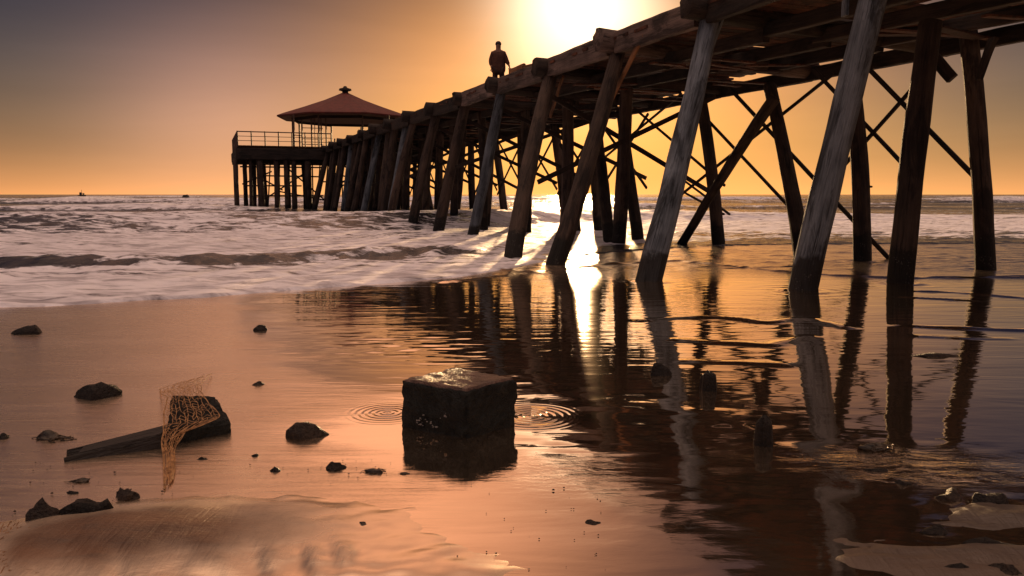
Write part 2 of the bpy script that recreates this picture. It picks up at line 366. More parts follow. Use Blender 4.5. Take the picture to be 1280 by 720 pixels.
# ------------------------------------------------------------------ shore line, ground, water
SH = [(-60, 5.5), (-14, 8.2)]+[(p.x, p.y) for p in [ground(*q) for q in [(0, 386), (120, 381), (240, 373), (330, 367), (430, 358), (560, 350), (640, 338), (700, 322), (800, 313), (950, 306), (1280, 305)]]]+[(60, 21.5)]
SHX = np.array([a for a, b in SH]); SHY = np.array([b for a, b in SH])
def shore(X): return np.interp(X, SHX, SHY)
def shore_s(X): return (shore(X-.8)+shore(X-.4)+shore(X)+shore(X+.4)+shore(X+.8))/5 + .22*fbm(X*.9, X*0+3, 3)+.07*fbm(X*4, X*0+9, 3)
def spaced(segs):
    out = []
    for a, b, n in segs: out += list(np.linspace(a, b, n, endpoint=False))
    out.append(segs[-1][1]); return np.array(out)
def geo(a, b, n): return a*np.power(b/a, np.linspace(0, 1, n))

def seg_dist(X, Y, P):
    D = np.full(X.shape, 1e9)
    for (x0, y0), (x1, y1) in zip(P[:-1], P[1:]):
        vx, vy = x1-x0, y1-y0; tt = np.clip(((X-x0)*vx+(Y-y0)*vy)/(vx*vx+vy*vy), 0, 1)
        D = np.minimum(D, np.hypot(X-x0-tt*vx, Y-y0-tt*vy))
    return D
def gp(*q): return [(p.x, p.y) for p in [ground(*a) for a in q]]

# sand: one sheet to the horizon
gx = np.concatenate([-geo(5, 9000, 26)[::-1], spaced([(-4.9, 6, 420)]), geo(6.2, 9000, 26)])
gy = np.concatenate([-geo(.5, 3000, 24)[::-1], spaced([(-.4, 1, 14), (1, 7.5, 330)]), geo(7.7, 9500, 70)])
X, Y = np.meshgrid(gx, gy)
def mound(cx, cy, rx, ry, ang=0):
    c, s = math.cos(ang), math.sin(ang); u = ((X-cx)*c+(Y-cy)*s)/rx; v = (-(X-cx)*s+(Y-cy)*c)/ry
    return np.exp(-(u*u+v*v))
Z = -.035 + .018*fbm(X*.9, Y*1.6, 3)
a = ground(250, 665); Z += .052*mound(a.x, a.y, 1.0, .42, .10)
a = ground(60, 700); Z += .058*mound(a.x, a.y, .6, .4, .3)
a = ground(450, 715); Z += .032*mound(a.x, a.y, .75, .26)
a = ground(1180, 690); Z += (.044+.040*fbm(X*3.2+3, Y*8.5, 4))*mound(a.x, a.y, .60, .30, -.1)
a = ground(1250, 640); Z += (.032+.035*fbm(X*3.5+9, Y*9, 4))*mound(a.x, a.y, .5, .22, -.2)
a = ground(1240, 600); Z += .030*mound(a.x, a.y, .4, .12, -.1)
wx = X+.25*fbm(X*1.1, Y*1.1, 3); wy = Y+.25*fbm(X*1.1+40, Y*1.1, 3)
near = np.exp(-np.clip(Y-5, 0, None))
Z += .008*np.abs(fbm(wx*3.0, wy*8.0, 3))*near + .006*fbm(wx*9, wy*14, 3)*near*(Z > -.03)
# run-off rills in the lower left
rl = sst(-(X+Y*.12), .25, .7)*sst(2.95-Y, 0, .35)
Z += rl*.020*fbm((X*math.cos(.5)+Y*math.sin(.5))*14, (Y*math.cos(.5)-X*math.sin(.5))*2.0, 3)
rl2 = mound(ground(415, 700).x, ground(415, 700).y, .28, .16)
Z += rl2*.022*fbm((X*math.cos(.35)+Y*math.sin(.35))*22, (Y*math.cos(.35)-X*math.sin(.35))*2.5, 3)
Z -= 1.3*sst(Y, 14, 40)
tag(gridmesh('beach_sand', X, Y, Z, M['sand']), kind='structure')

# shallow film of sea water over the sand, real ripples where the wash runs back
gx = np.concatenate([-geo(12.3, 60, 16)[::-1], spaced([(-12, 17, 500)]), geo(17.3, 60, 16)])
gy = spaced([(-25, 1, 20), (1, 6, 120), (6, 16, 320), (16, 24, 90)])
X, Y = np.meshgrid(gx, gy)
far = sst(Y, 5, 11)
Z = .0022*far*fbm(X*.5, Y*1.6, 3)+.0016*fbm(X*1.0, Y*1.7, 2)
lines = [[(555, 353), (640, 343), (760, 331), (850, 326), (960, 338), (1050, 345), (1140, 348), (1240, 347), (1420, 343)],
         [(1150, 364), (1200, 366), (1280, 373), (1400, 378)], [(1130, 372), (1220, 377)],
         [(800, 401), (900, 397), (960, 405), (1010, 399), (1060, 411)], [(845, 425), (960, 432), (1010, 421)],
         [(1130, 408), (1280, 413), (1400, 410)], [(860, 452), (980, 456)], [(900, 336), (1000, 333)], [(560, 330), (700, 345)], [(1150, 421), (1260, 424)]]
wob = .10*fbm(X*1.2, Y*1.2, 3)
for i, P in enumerate(lines):
    dd = seg_dist(X, Y+wob*1.2, gp(*P)); A = [.024, .020, .014, .018, .014, .016, .010, .014, .014, .009][i]
    Z += A*np.exp(-(dd/(.085 if i < 2 else .06))**2)*(1+1.0*fbm(X*2.5, Y*3, 2))
# lumpy backwash on the right between the piles
bw = sst(Y, 12.5, 15)*sst(X, -1.5, .5)
Z += bw*(.030*np.abs(fbm(X*1.6, Y*2.4, 4))+.02*np.clip(fbm(X*2.6+9, Y*4.5, 3), 0, 1))
# dark current seam curving past the block
seam = [(655, 470), (720, 500), (800, 512), (900, 520), (980, 560), (1060, 575), (1150, 590)]
dd = seg_dist(X, Y+wob, gp(*seam)); Z += .004*np.exp(-(dd/.12)**2)+.004*np.exp(-(dd/.3)**2)*fbm(X*5, Y*11, 3)
seam = [(660, 560), (740, 620), (820, 670), (900, 720)]
dd = seg_dist(X, Y+wob*.4, gp(*seam)); Z += .002*np.exp(-(dd/.05)**2)+.002*np.exp(-(dd/.16)**2)*fbm(X*9, Y*16, 3)
for q in ((1005, 364), (808, 352), (692, 332), (643, 324), (1127, 354), (1230, 338), (1076, 327), (1001, 323), (897, 308), (797, 302)):
    a = ground(*q); r_ = np.hypot(X-a.x, Y-a.y); Z += (.012*np.exp(-((r_-.24)/.07)**2)+.005*np.sin(r_*26)*np.exp(-r_/.35))*(1+1.2*fbm(X*3+q[0], Y*3, 3))
# riffle in the reflection of the deck
for q, rx, ry, A in [((1090, 575), .7, .3, .012), ((700, 560), .35, .2, .006), ((1180, 605), .5, .16, .012), ((980, 640), .9, .4, .004), ((500, 430), 1.0, .7, .006)]:
    a = ground(*q); Z += A*mound(a.x, a.y, rx, ry)*fbm(X*7, Y*15, 3)
keep = Y < shore_s(X)+.7
tag(gridmesh('shallow_water', X, Y, Z, M['film'], keep), kind='structure')

# sea: rows follow the water's edge
gx = np.concatenate([-geo(26, 9000, 60)[::-1], spaced([(-25, 25, 440)]), geo(26, 9000, 60)])
u = np.concatenate([[-.06, -.02], .05*(np.power(1.0135, np.arange(0, 560))-1)/.0135*1.0])
u = u[u < 2500]; u = np.append(u, [4000, 9000])
Xs, U = np.meshgrid(gx, u)
SY = shore_s(np.clip(Xs, -60, 60)); Ys = SY+U; X = Xs; Y = Ys
lip = sst(U, -.02, .13)
Z = -.03+lip*.065*(1+.8*fbm(X*3, Y*2, 2))+.02*fbm(X*1.2, Y*2.5, 4)*sst(U, .1, 1)
foam = .72-.25*np.exp(-(U/1.2)**2)*0+.0*U
foam = np.full(X.shape, .70)
left = sst(-X, -1.0, 3.0)            # waves roll in on the left of the pier
# first little roller
c1 = 5.7+.5*fbm(X*.25, X*0+5, 3)+.25*np.sin(X*.35)
am1 = (.17+.05*fbm(X*.8, X*0+8, 3))*left
face = sst(U, c1-.9, c1); backs = np.exp(-np.clip(U-c1, 0, None)/7)
Z += am1*face*backs
Z += am1*.22*np.exp(-((U-c1+.25)/.5)**2)*fbm(X*3.2, Y*4, 4)*2
foam -= (.40+.75*fbm(X*1.1, U*3.5, 4))*np.exp(-((U-c1+.45)/.6)**2)*left
# second bore
c2 = 22+1.3*fbm(X*.10, X*0+15, 3)
am2 = .50*sst(-X, -30, 8)+.10
Z += am2*sst(U, c2-5, c2)*np.exp(-np.clip(U-c2, 0, None)/18)
Z += .10*np.exp(-((U-c2)/2.5)**2)*fbm(X*.5, Y*.6, 4)
foam -= (.34+.3*fbm(X*.12, U*.3, 4))*left*sst(U, c2-6, c2-2.5)*(1-sst(U, c2-.6, c2+.3))
foam += .1*np.exp(-((U-c2)/.8)**2)
foam -= .34*sst(U, c2+1, c2+6)
# outer breakers
for k, (cy, am, wd) in enumerate([(46, .55, 5), (72, .75, 7), (105, .8, 8), (150, .8, 9), (215, .8, 12), (320, .7, 14)]):
    cc = cy+cy*.10*fbm(X*.035+k*7, X*0+25+k, 3); lo = np.clip(.62+.9*fbm(X*(.09/(1+k*.4))+k*13, X*0+4*k, 3), .1, 1.1)
    p = np.where(U < cc, np.exp(-((U-cc)/(wd*.35))**2), np.exp(-((U-cc)/wd)**2))
    Z += am*lo*p; foam += (.75*lo-.18)*np.exp(-((U-cc+wd*.1)/(wd*.30))**2) - .10*np.exp(-((U-cc)/(wd*1.5))**2)
foam -= .15*sst(U, 60, 400)
Z += .05*fbm(X*.35, Y*.6, 4)*sst(U, 8, 30)*(1-sst(U, 300, 1500))
foam += -.22*sst(X, 1, 6)*sst(8-U, 0, 3)+.35*(sst(X, 1, 6)*np.exp(-((U-4)/3.)**2))*0
foam -= .5*sst(X, 0, 2.5)*sst(2.5-U, 0, 1.5)
tag(gridmesh('sea', X, Y, Z, M['sea'], None, foam), kind='structure')

# ------------------------------------------------------------------ the pier
V0 = ray(255, 243); AZ = math.atan2(V0.x, V0.y)
DD = Vector((math.sin(AZ), math.cos(AZ), 0)); RR_ = Vector((math.cos(AZ), -math.sin(AZ), 0))
def at(l, s, z): return RR_*l+DD*s+Vector((0, 0, z))
def onl(px, py, l):
    r = ray(px, py); t = l/r.dot(RR_); p = r*t; return Vector((p.x, p.y, CAM_H+p.z))
def ons(px, py, s):
    r = ray(px, py); t = s/r.dot(DD); p = r*t; return Vector((p.x, p.y, CAM_H+p.z))
pier = empty('pier', at(10.6, 8, 0), 'long derelict timber pier on leaning log piles running out over the surf', 'pier')
S = [-13.2, -9.6, -6.1, -2.5, 1.1, 4.7, 8.24, 12.0, 15.25, 18.75, 22.35]+[25.8+3.5*i for i in range(10)]   # bents
LN, LF = 8.2, 12.9
near_base = {6: (1005, 362), 7: (808, 351), 8: (692, 331), 9: (643, 323), 10: (590, 297), 11: (548, 291), 12: (516, 287), 13: (487, 282)}
far_pile = {  # bent: list of (base px, top px)
    6: [((1230, 337), (1210, 40))], 7: [((1076, 326), (1066, 90)), ((1001, 322), (962, 108))],
    8: [((897, 307), (876, 120))], 9: [((797, 301), (776, 140))], 10: [((762, 303), (745, 150)), ((722, 290), (708, 150))]}
sid = 0
for k, s in enumerate(S):
    sid += 1; jr = random.uniform
    rn = .178 if k in (6, 7) else jr(.15, .18)
    # near row, raked outward
    if k in near_base:
        b = ground(*near_base[k])
    else:
        b = at(7.45+jr(-.35, .3), s+jr(-.5, .9) if k > 13 else s+jr(-.4, .4), 0)
    top = at(LN, s, 4.34); dirv = (b-top).normalized()
    bb = b+dirv*.9
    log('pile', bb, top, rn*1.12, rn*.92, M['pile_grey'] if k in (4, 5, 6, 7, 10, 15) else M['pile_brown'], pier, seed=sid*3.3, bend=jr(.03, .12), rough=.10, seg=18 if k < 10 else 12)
    if k > 12:   # doubled near piles far out
        b = at(7.3+jr(-.4, .5), s+1.7+jr(-.4, .4), -.8)
        log('pile', b, at(LN+.12, s+1.75, 4.3), .19, .17, M['pile_grey'] if k % 4 == 1 else M['pile_brown'], pier, seed=sid*5.1, bend=.06, rough=.10, seg=10)
    # middle of the bent
    if k == 6: b, tp = ground(1127, 353), onl(1163, 28, 10.3)
    else: b, tp = at(10.2+jr(-.4, .3), s+jr(-.5, .5), 0), at(10.5+jr(-.2, .2), s, 4.2)
    if k == 6 or k > 8 or k < 6:
        log('pile', b+(b-tp).normalized()*.9, at(10.3, s, 4.2) if k != 6 else tp, .19, .165, M['pile_brown'], pier, seed=sid*7.7, bend=.06, rough=.08, seg=14)
    # far row
    if k in far_pile:
        for bp, tpp in far_pile[k]:
            b = ground(*bp); tp = onl(tpp[0], tpp[1], LF-.25)
            if tp.z > 4.2: tp.z = 4.2
            log('pile', b+(b-tp).normalized()*.9, tp, .175, .15, M['pile_brown'], pier, seed=sid*9.1+bp[0], bend=.07, rough=.09, seg=14)
    else:
        b = at(13.3+jr(-.5, .3), s+jr(-.6, .6), 0); tp = at(LF, s, 4.15)
        log('pile', b+(b-tp).normalized()*.9, tp, .19, .17, M['pile_brown'], pier, seed=sid*9.1, bend=.08, rough=.08, seg=12)
    # round cap log across the bent
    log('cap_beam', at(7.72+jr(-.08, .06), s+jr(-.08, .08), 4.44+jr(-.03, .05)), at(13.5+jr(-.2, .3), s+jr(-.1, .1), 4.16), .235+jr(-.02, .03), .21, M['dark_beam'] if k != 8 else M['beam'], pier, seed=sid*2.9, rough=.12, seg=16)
    if 10 < k < 20:
        b = at(9.0+jr(-.3, .5), s+1.6+jr(-.5, .5), -.9); log('pile', b, at(9.3, s+1.7, 4.2), .17, .15, M['pile_brown'], pier, seed=sid*4.3, bend=.07, rough=.09, seg=9)
    # cross bracing in the plane of the bent
    if k >= 9:
        beam('cross_brace', at(8.0, s+.22, 3.9), at(13.15, s+.2, 1.6+jr(-.3, .3)), .05, .12, M['dark_beam'], pier, seed=sid)
        if k % 2: beam('cross_brace', at(7.75, s-.2, 1.9+jr(-.3, .3)), at(12.9, s-.2, 3.9), .05, .12, M['dark_beam'], pier, seed=sid+.5)
# edge stringers, one per bay, and inner stringers
for k in range(len(S)-1):
    s0, s1 = S[k], S[k+1]; z = 4.385
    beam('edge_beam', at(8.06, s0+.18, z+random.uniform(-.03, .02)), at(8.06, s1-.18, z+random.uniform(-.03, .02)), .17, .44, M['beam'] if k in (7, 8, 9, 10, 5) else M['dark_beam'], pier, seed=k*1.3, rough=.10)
    beam('edge_beam', at(13.15, s0, 4.04), at(13.15, s1, 4.04), .16, .30, M['dark_beam'], pier, seed=k*2.3, rough=.12)
    for i, l in enumerate((9.3, 10.6, 11.9)):
        if (k+i) % 7 == 3: continue
        beam('stringer', at(l+random.uniform(-.1, .1), s0-.1, 4.06), at(l+random.uniform(-.1, .1), s1+.1, 4.15), .15, .24, M['dark_beam'], pier, seed=k+i*11, rough=.10)
# decking: one mesh of planks, a few of them broken short or gone
V = []; Fc = []; s = -14.2; i = 0
while s < 60.5:
    wd = random.uniform(.20, .27); i += 1
    l0 = 7.98+random.uniform(-.06, .12)*(1 if s < 20 else .5); l1 = 13.3+random.uniform(-.25, .2)
    spans = [(l0, l1)]
    if random.random() < .07 and s < 40 and not 20 < s < 25: spans = [(l0, random.uniform(9, 10.5)), (random.uniform(11, 12), l1)]
    if 9.6 < s < 10.25: spans = [(l0, 11.0), (12.5, l1)]
    if 7.4 < s < 7.75: spans = [(l0, 12.1)]
    for a0, a1 in spans:
        v, f = beam_mesh(a1-a0, wd, .055, seed=i, step=1.4, rough=.05)
        t0 = random.uniform(-.01, .015); mm, _ = frame(at(a0, s+wd/2, 4.46+t0), at(a1, s+wd/2+random.uniform(-.03, .03), 4.40+t0))
        o = len(V); V += [mm @ Vector(q) for q in v]; Fc += [tuple(j+o for j in q) for q in f]
    s += wd+random.uniform(.008, .03)
# loose boards nailed below the decking, seen from beneath
for j in range(60):
    s_ = random.uniform(2, 50); a0 = random.uniform(8.4, 12.0); a1 = min(13.2, a0+random.uniform(.7, 2.6))
    v, f = beam_mesh(a1-a0, random.uniform(.12, .26), .035, seed=j+400, step=.8, rough=.1)
    mm, _ = frame(at(a0, s_, random.uniform(3.93, 4.02)), at(a1, s_+random.uniform(-.35, .35), random.uniform(3.92, 4.02)))
    o = len(V); V += [mm @ Vector(q) for q in v]; Fc += [tuple(q2+o for q2 in q) for q in f]
meshobj('deck', V, Fc, M['plank'], pier)
# thin longitudinal bracing on the far row, from the photo's own lines
LB = 12.75
for (a, b, wd) in [((1082, 82), (1238, 241), .085), ((1168, 80), (1046, 217), .075), ((1016, 86), (1137, 214), .075), ((1042, 92), (838, 254), .07),
                   ((904, 102), (1111, 323), .085), ((864, 128), (985, 257), .07), ((776, 121), (906, 232), .065), ((852, 117), (752, 200), .065),
                   ((834, 210), (912, 268), .05), ((840, 232), (905, 268), .05)]:
    p0, p1 = onl(*a, LB), onl(*b, LB); beam('cross_brace', p0, p1, .05, wd, M['dark_beam'], pier, seed=a[0])
for k in range(10, len(S)-1):
    for z0, z1 in ((3.8, 1.3), (1.5, 3.9)):
        beam('cross_brace', at(LF+.16, S[k], z0), at(LF+.18, S[k+1], z1), .05, .085, M['dark_beam'], pier, seed=k+z0)
# big broken diagonal, hanging props and split pieces
log('diagonal_prop', onl(842, 322, 11.4), onl(968, 122, 12.0), .11, .13, M['pile_brown'], pier, seed=4.4, rough=.15, bend=.08)
beam('split_plank', onl(804, 42, 8.0), onl(752, 152, 8.3), .05, .13, M['split'], pier, seed=3, taper=.3, rough=.25, step=.15)
beam('split_plank', onl(903, 18, 8.3), onl(886, 66, 8.4), .05, .17, M['pile_grey'], pier, seed=8, rough=.15)
beam('split_plank', onl(1057, 0, 8.0), onl(1056, 20, 8.0), .05, .14, M['pile_grey'], pier, seed=9)
beam('split_plank', onl(704, 95, 8.4), onl(688, 145, 8.6), .05, .12, M['split'], pier, seed=13, rough=.3, step=.15)
beam('split_plank', onl(1242, 48, 12.6), onl(1224, 100, 12.4), .10, .20, M['dark_beam'], pier, seed=15, rough=.35, step=.12, taper=.4)
beam('split_plank', onl(1168, 72, 10.6), onl(1192, 98, 10.7), .10, .17, M['dark_beam'], pier, seed=17, rough=.3, step=.12)
beam('split_plank', onl(715, 205, 12.4), onl(700, 180, 12.4), .06, .12, M['dark_beam'], pier, seed=23, rough=.3, step=.12)
log('iron_spike', onl(1080, 233, 12.4), onl(1090, 233.5, 12.4), .025, .02, M['metal'], pier, seg=8)

# ------------------------------------------------------------------ pier head platform (same structure)
S0, S1 = 58.5, 69.0; LA, LC = 2.3, 16.5; ZT = 4.64
V = []; Fc = []; l = LA
while l < LC:
    v, f = beam_mesh(S1-S0, .26, .06, seed=l, step=3); mm, _ = frame(at(l+.13, S0, ZT-.03), at(l+.13, S1, ZT-.03))
    o = len(V); V += [mm @ Vector(q) for q in v]; Fc += [tuple(j+o for j in q) for q in f]; l += .275
meshobj('head_deck', V, Fc, M['plank'], pier)
for s_, zz in ((S0+.1, 0), (S1-.1, 0), (S0+3.5, 0), (S0+7, 0)):
    beam('edge_beam', at(LA-.1, s_, ZT-.58), at(LC, s_, ZT-.48), .3, .78, M['dark_beam'], pier, seed=s_, step=.8, rough=.10)
for l in (LA, LC-.1):
    beam('edge_beam', at(l, S0+.3, ZT-.55), at(l, S1-.3, ZT-.47), .28, .72, M['dark_beam'], pier, seed=l, step=.8, rough=.10)
for px, r in ((294, .17), (313, .12), (324, .22), (345, .17), (357, .16), (367, .18), (384, .22)):
    p = ons(px, 200, S0+.25); log('pile', (p.x+random.uniform(-.15, .1), p.y, -.9), (p.x, p.y, 3.7), r*1.05, r, M['pile_brown'], pier, seed=px, seg=10, rough=.1)
for l, s_ in ((3.5, 62), (5.2, 62.3), (7, 62), (3.0, 65.5), (6.2, 65.5), (9.5, 65.5), (12.5, 62), (15.5, 62), (15.5, 66), (4.6, 68.5), (8.2, 68.5)):
    log('pile', at(l+random.uniform(-.2, .2), s_, -.9), at(l, s_, 3.7), .18, .16, M['pile_brown'], pier, seed=l*s_, seg=10, rough=.1)
for i in range(13):
    l_ = 2.8+i*.62+random.uniform(-.2, .2); beam('lattice_post', at(l_, S0+random.uniform(1.5, 9), -.5), at(l_+random.uniform(-.15, .15), S0+random.uniform(1.5, 9)*0+3, 3.8), .09, .09, M['dark_beam'], pier, seed=i, step=2)
for z0, z1, la, lb in ((2.9, 1.9, 8.5, 12), (1.7, 3.0, 8.8, 12), (2.2, 2.2, 8, 14), (1.5, .7, 5, 9), (3.4, 3.4, 5, 12), (2.0, 2.9, 2.5, 4.5), (3.2, 3.2, 2.4, 8), (2.6, 2.55, 3.5, 8), (1.9, 1.9, 2.6, 6.5), (1.2, 1.2, 3.0, 8), (.8, 3.1, 3.7, 7.2), (3.1, .8, 5.6, 8.2), (2.4, 1.6, 3.8, 5.2)):
    beam('cross_brace', at(la, S0+.5, z0), at(lb, S0+.55, z1), .08, .10, M['dark_beam'], pier, seed=z0)
rail = bpy.data.objects.new('railing', None)
def tube(name, p0, p1, r, mat, parent, seg=6, step=2): return log(name, p0, p1, r, r, mat, parent, seg=seg, rough=.03, step=step)
# railing as a part: top rail mesh is the part, posts and wires its sub-parts
rt = beam('railing', at(LA, S0+.15, ZT+.93), at(8.6, S0+.15, ZT+.93), .09, .07, M['metal'], pier, step=1)
for z in (.32, .62): tube('rail', at(LA, S0+.15, ZT+z), at(8.6, S0+.15, ZT+z), .022, M['metal'], rt)
for i in range(8):
    l = LA+i*.9; beam('rail_post', at(l, S0+.15, ZT-.1), at(l, S0+.15, ZT+.98), .08, .08, M['metal'], rt, step=1)
rt = beam('railing', at(LA, S0+.2, ZT+.93), at(LA, S1-.2, ZT+.93), .09, .07, M['metal'], pier, step=1)
for z in (.32, .62): tube('rail', at(LA, S0+.2, ZT+z), at(LA, S1-.2, ZT+z), .022, M['metal'], rt)
for i in range(8):
    s_ = S0+.4+i*1.4; beam('rail_post', at(LA, s_, ZT-.1), at(LA, s_, ZT+.98), .08, .08, M['metal'], rt, step=1)
# stub posts along the outer deck edge
for s_ in (45.3, 55.0, 38.2): beam('edge_post', at(8.3, s_, 4.4), at(8.3, s_, 5.0), .08, .08, M['dark_beam'], pier, step=1)

# ------------------------------------------------------------------ pavilion
PC = at(10.5, 63.7, ZT)
pav = empty('pavilion', PC, 'open pavilion with low red shingled roof at the seaward end of the pier', 'pavilion')
rad_, ze, za = 5.25, 7.10, 9.16
V = []; Fc = []; N = 8; prof = [(1.0, ze-.04), (1.0, ze+.06), (.90, ze+.26), (.6, ze+.80), (.3, ze+1.38), (.05, za-.10)]
for (rr, z) in prof:
    for i in range(N):
        a = 2*math.pi*(i+.5)/N+.1; V.append((PC.x+rad_*rr*math.cos(a), PC.y+rad_*rr*math.sin(a), z))
for j in range(len(prof)-1):
    for i in range(N): a = j*N+i; b = j*N+(i+1) % N; Fc.append((a, b, b+N, a+N))
Fc.append(tuple(range((len(prof)-1)*N, len(prof)*N)))
o = len(V)
for i in range(N):
    a = 2*math.pi*(i+.5)/N+.1; V.append((PC.x+rad_*.93*math.cos(a), PC.y+rad_*.93*math.sin(a), ze+.02))
for i in range(N): Fc.append((i, o+i, o+(i+1) % N, (i+1) % N))
Fc.append(tuple(range(o+N-1, o-1, -1)))
roof = meshobj('roof', V, Fc, M['roof'], pav)
# cupola finial
fv, ff = [], []
for (rr, z) in ((.22, za-.2), (.24, za+.02), (.50, za+.10), (.46, za+.22), (.18, za+.30), (.10, za+.42)):
    for i in range(10): a = i*.6283; fv.append((PC.x+rr*math.cos(a), PC.y+rr*math.sin(a), z))
for j in range(5):
    for i in range(10): a = j*10+i; b = j*10+(i+1) % 10; ff.append((a, b, b+10, a+10))
ff.append(tuple(range(50, 60))); meshobj('cupola', fv, ff, M['dark_beam'], roof)
pc = []
for i in range(N):
    a = 2*math.pi*(i+.5)/N+.1; pc.append(Vector((PC.x+4.1*math.cos(a), PC.y+4.1*math.sin(a), 0)))
for i in range(N):
    p, q = pc[i], pc[(i+1) % N]
    beam('lintel', (p.x, p.y, ze-.20), (q.x, q.y, ze-.16), .12, .20, M['dark_beam'], pav, step=2)
    if i in (0, 1, 2, 7, 6, 3, 4):
        px_ = 640+F*p.x/p.y
    beam('post', (p.x, p.y, ZT-.02), (p.x, p.y, ze-.05), .12, .12, M['metal'], pav, step=1)
# lattice stair tower under the left eave
tw = [onl(0, 0, 1)]*0
for px_, s_ in ((368, 61.0), (378, 62.2), (390, 61.6), (402, 61.2), (408, 62.4)):
    p = ons(px_, 180, s_); beam('post', (p.x, p.y, ZT-.02), (p.x, p.y, ze-.05), .10, .10, M['metal'], pav, step=1)
a0, a1 = ons(378, 180, 61.9), ons(404, 180, 61.9)
for z in (.35, .75, 1.15, 1.55, 1.95): beam('lattice_rung', (a0.x, a0.y, ZT+z), (a1.x, a1.y, ZT+z), .06, .05, M['metal'], pav, step=1)
for z in (.95, .5): beam('lattice_rung', (ons(368, 180, 61).x, ons(368, 180, 61).y, ZT+z), (a0.x, a0.y, ZT+z), .06, .05, M['metal'], pav, step=1)
beam('ladder', (ons(394, 180, 61.9).x, ons(394, 180, 61.9).y, ZT), (ons(394, 180, 61.9).x, ons(394, 180, 61.9).y, ZT+2.3), .05, .05, M['metal'], pav, step=1)

# ------------------------------------------------------------------ person on the deck
def skinned(name, joints, edges, mat, parent=None, sub=2, root=0):
    me = bpy.data.meshes.new(name); me.from_pydata([j[:3] for j in joints], edges, []); me.update()
    o = bpy.data.objects.new(name, me); put(o, parent); me.materials.append(mat)
    sk = o.modifiers.new('skin', 'SKIN'); sk.use_smooth_shade = True
    if not me.skin_vertices:
        bpy.context.view_layer.objects.active = o
        try: bpy.ops.mesh.customdata_skin_add()
        except Exception: pass
    for i, j in enumerate(joints):
        sv = me.skin_vertices[0].data[i]; sv.radius = (j[3], j[4] if len(j) > 4 else j[3]); sv.use_root = (i == root)
    ss_ = o.modifiers.new('sub', 'SUBSURF'); ss_.levels = sub; ss_.render_levels = sub
    return o
r = ray(623, 90); t_ = 8.95/r.dot(RR_); PX, PY = r.x*t_, r.y*t_; PZ = 4.485
pe = None
J = [(0, 0, .93, .15, .11), (0, 0, 1.12, .14, .10), (0, 0, 1.32, .17, .11), (0, 0, 1.44, .10, .08), (0, .01, 1.51, .062, .065), (0, .015, 1.575, .085, .095), (0, .01, 1.655, .092, .105), (0, .0, 1.72, .07, .08),
     (-.17, 0, 1.40, .065), (-.235, .02, 1.13, .050), (-.22, -.08, .90, .036), (.17, 0, 1.40, .065), (.25, -.02, 1.14, .05), (.34, -.10, .95, .036),
     (-.10, 0, .86, .095), (-.11, -.02, .48, .065), (-.12, .02, .09, .045), (-.13, -.13, .035, .042), (.10, 0, .86, .095), (.12, -.02, .48, .065), (.13, .02, .09, .045), (.14, -.13, .035, .042),
     (-.215, -.10, .83, .030, .018), (.36, -.13, .88, .030, .018)]
E = [(0, 1), (1, 2), (2, 3), (3, 4), (4, 5), (5, 6), (6, 7), (3, 8), (8, 9), (9, 10), (3, 11), (11, 12), (12, 13), (0, 14), (14, 15), (15, 16), (16, 17), (0, 18), (18, 19), (19, 20), (20, 21), (10, 22), (13, 23)]
J = [(a[0]+PX, a[1]+PY, a[2]*.93+PZ)+tuple(a[3:]) for a in J]
person = skinned('person', J, E, M['skin'])
tag(person, 'person in dark coat standing on the pier deck beside a low railing', 'person')
CJ = [(0, 0, .62, .26, .20), (0, 0, .95, .25, .18), (0, 0, 1.2, .235, .17), (0, 0, 1.36, .20, .14), (0, 0, 1.47, .12, .10), (-.17, 0, 1.36, .10), (-.24, .02, 1.13, .085), (-.225, -.06, .95, .065), (.17, 0, 1.36, .10), (.25, -.02, 1.14, .085), (.335, -.09, .98, .055)]
CE = [(0, 1), (1, 2), (2, 3), (3, 4), (3, 5), (5, 6), (6, 7), (3, 8), (8, 9), (9, 10)]
skinned('coat', [(a[0]+PX, a[1]+PY, a[2]*.93+PZ)+tuple(a[3:]) for a in CJ], CE, M['cloth'], person)
TJ = [(0, 0, .84, .17, .13), (-.10, 0, .80, .11), (-.11, -.02, .48, .085), (-.12, .01, .11, .07), (.10, 0, .80, .11), (.12, -.02, .48, .085), (.13, .01, .11, .07)]
skinned('trousers', [(a[0]+PX, a[1]+PY, a[2]*.93+PZ)+tuple(a[3:]) for a in TJ], [(0, 1), (1, 2), (2, 3), (0, 4), (4, 5), (5, 6)], M['trouser'], person)
skinned('cap', [(PX, PY+.03, PZ+1.50, .085, .095), (PX, PY+.02, PZ+1.565, .115, .12), (PX, PY+.01, PZ+1.625, .095, .10), (PX, PY+.01, PZ+1.665, .04, .045)], [(0, 1), (1, 2), (2, 3)], M['hair'], person)
for sx in (-1, 1):  # fingers
    hx = (-.215, -.10, .83) if sx < 0 else (.36, -.13, .88)
    fj, fe = [], []
    for i in range(5):
        bx = PX+hx[0]+(i-2)*.017; by = PY+hx[1]-(.012 if i == 0 else 0); L = (.05, .07, .08, .072, .055)[i]
        n0 = len(fj); fj += [(bx, by, PZ+hx[2]*.93-.01, .009), (bx+(i-2)*.003, by-.012, PZ+hx[2]*.93-.01-L*.55, .008), (bx+(i-2)*.003, by-.002, PZ+hx[2]*.93-.01-L, .007)]
        fe += [(n0, n0+1), (n0+1, n0+2)]
        if n0: fe.append((0, n0))
    skinned('fingers', fj, fe, M['skin'], person, sub=1)
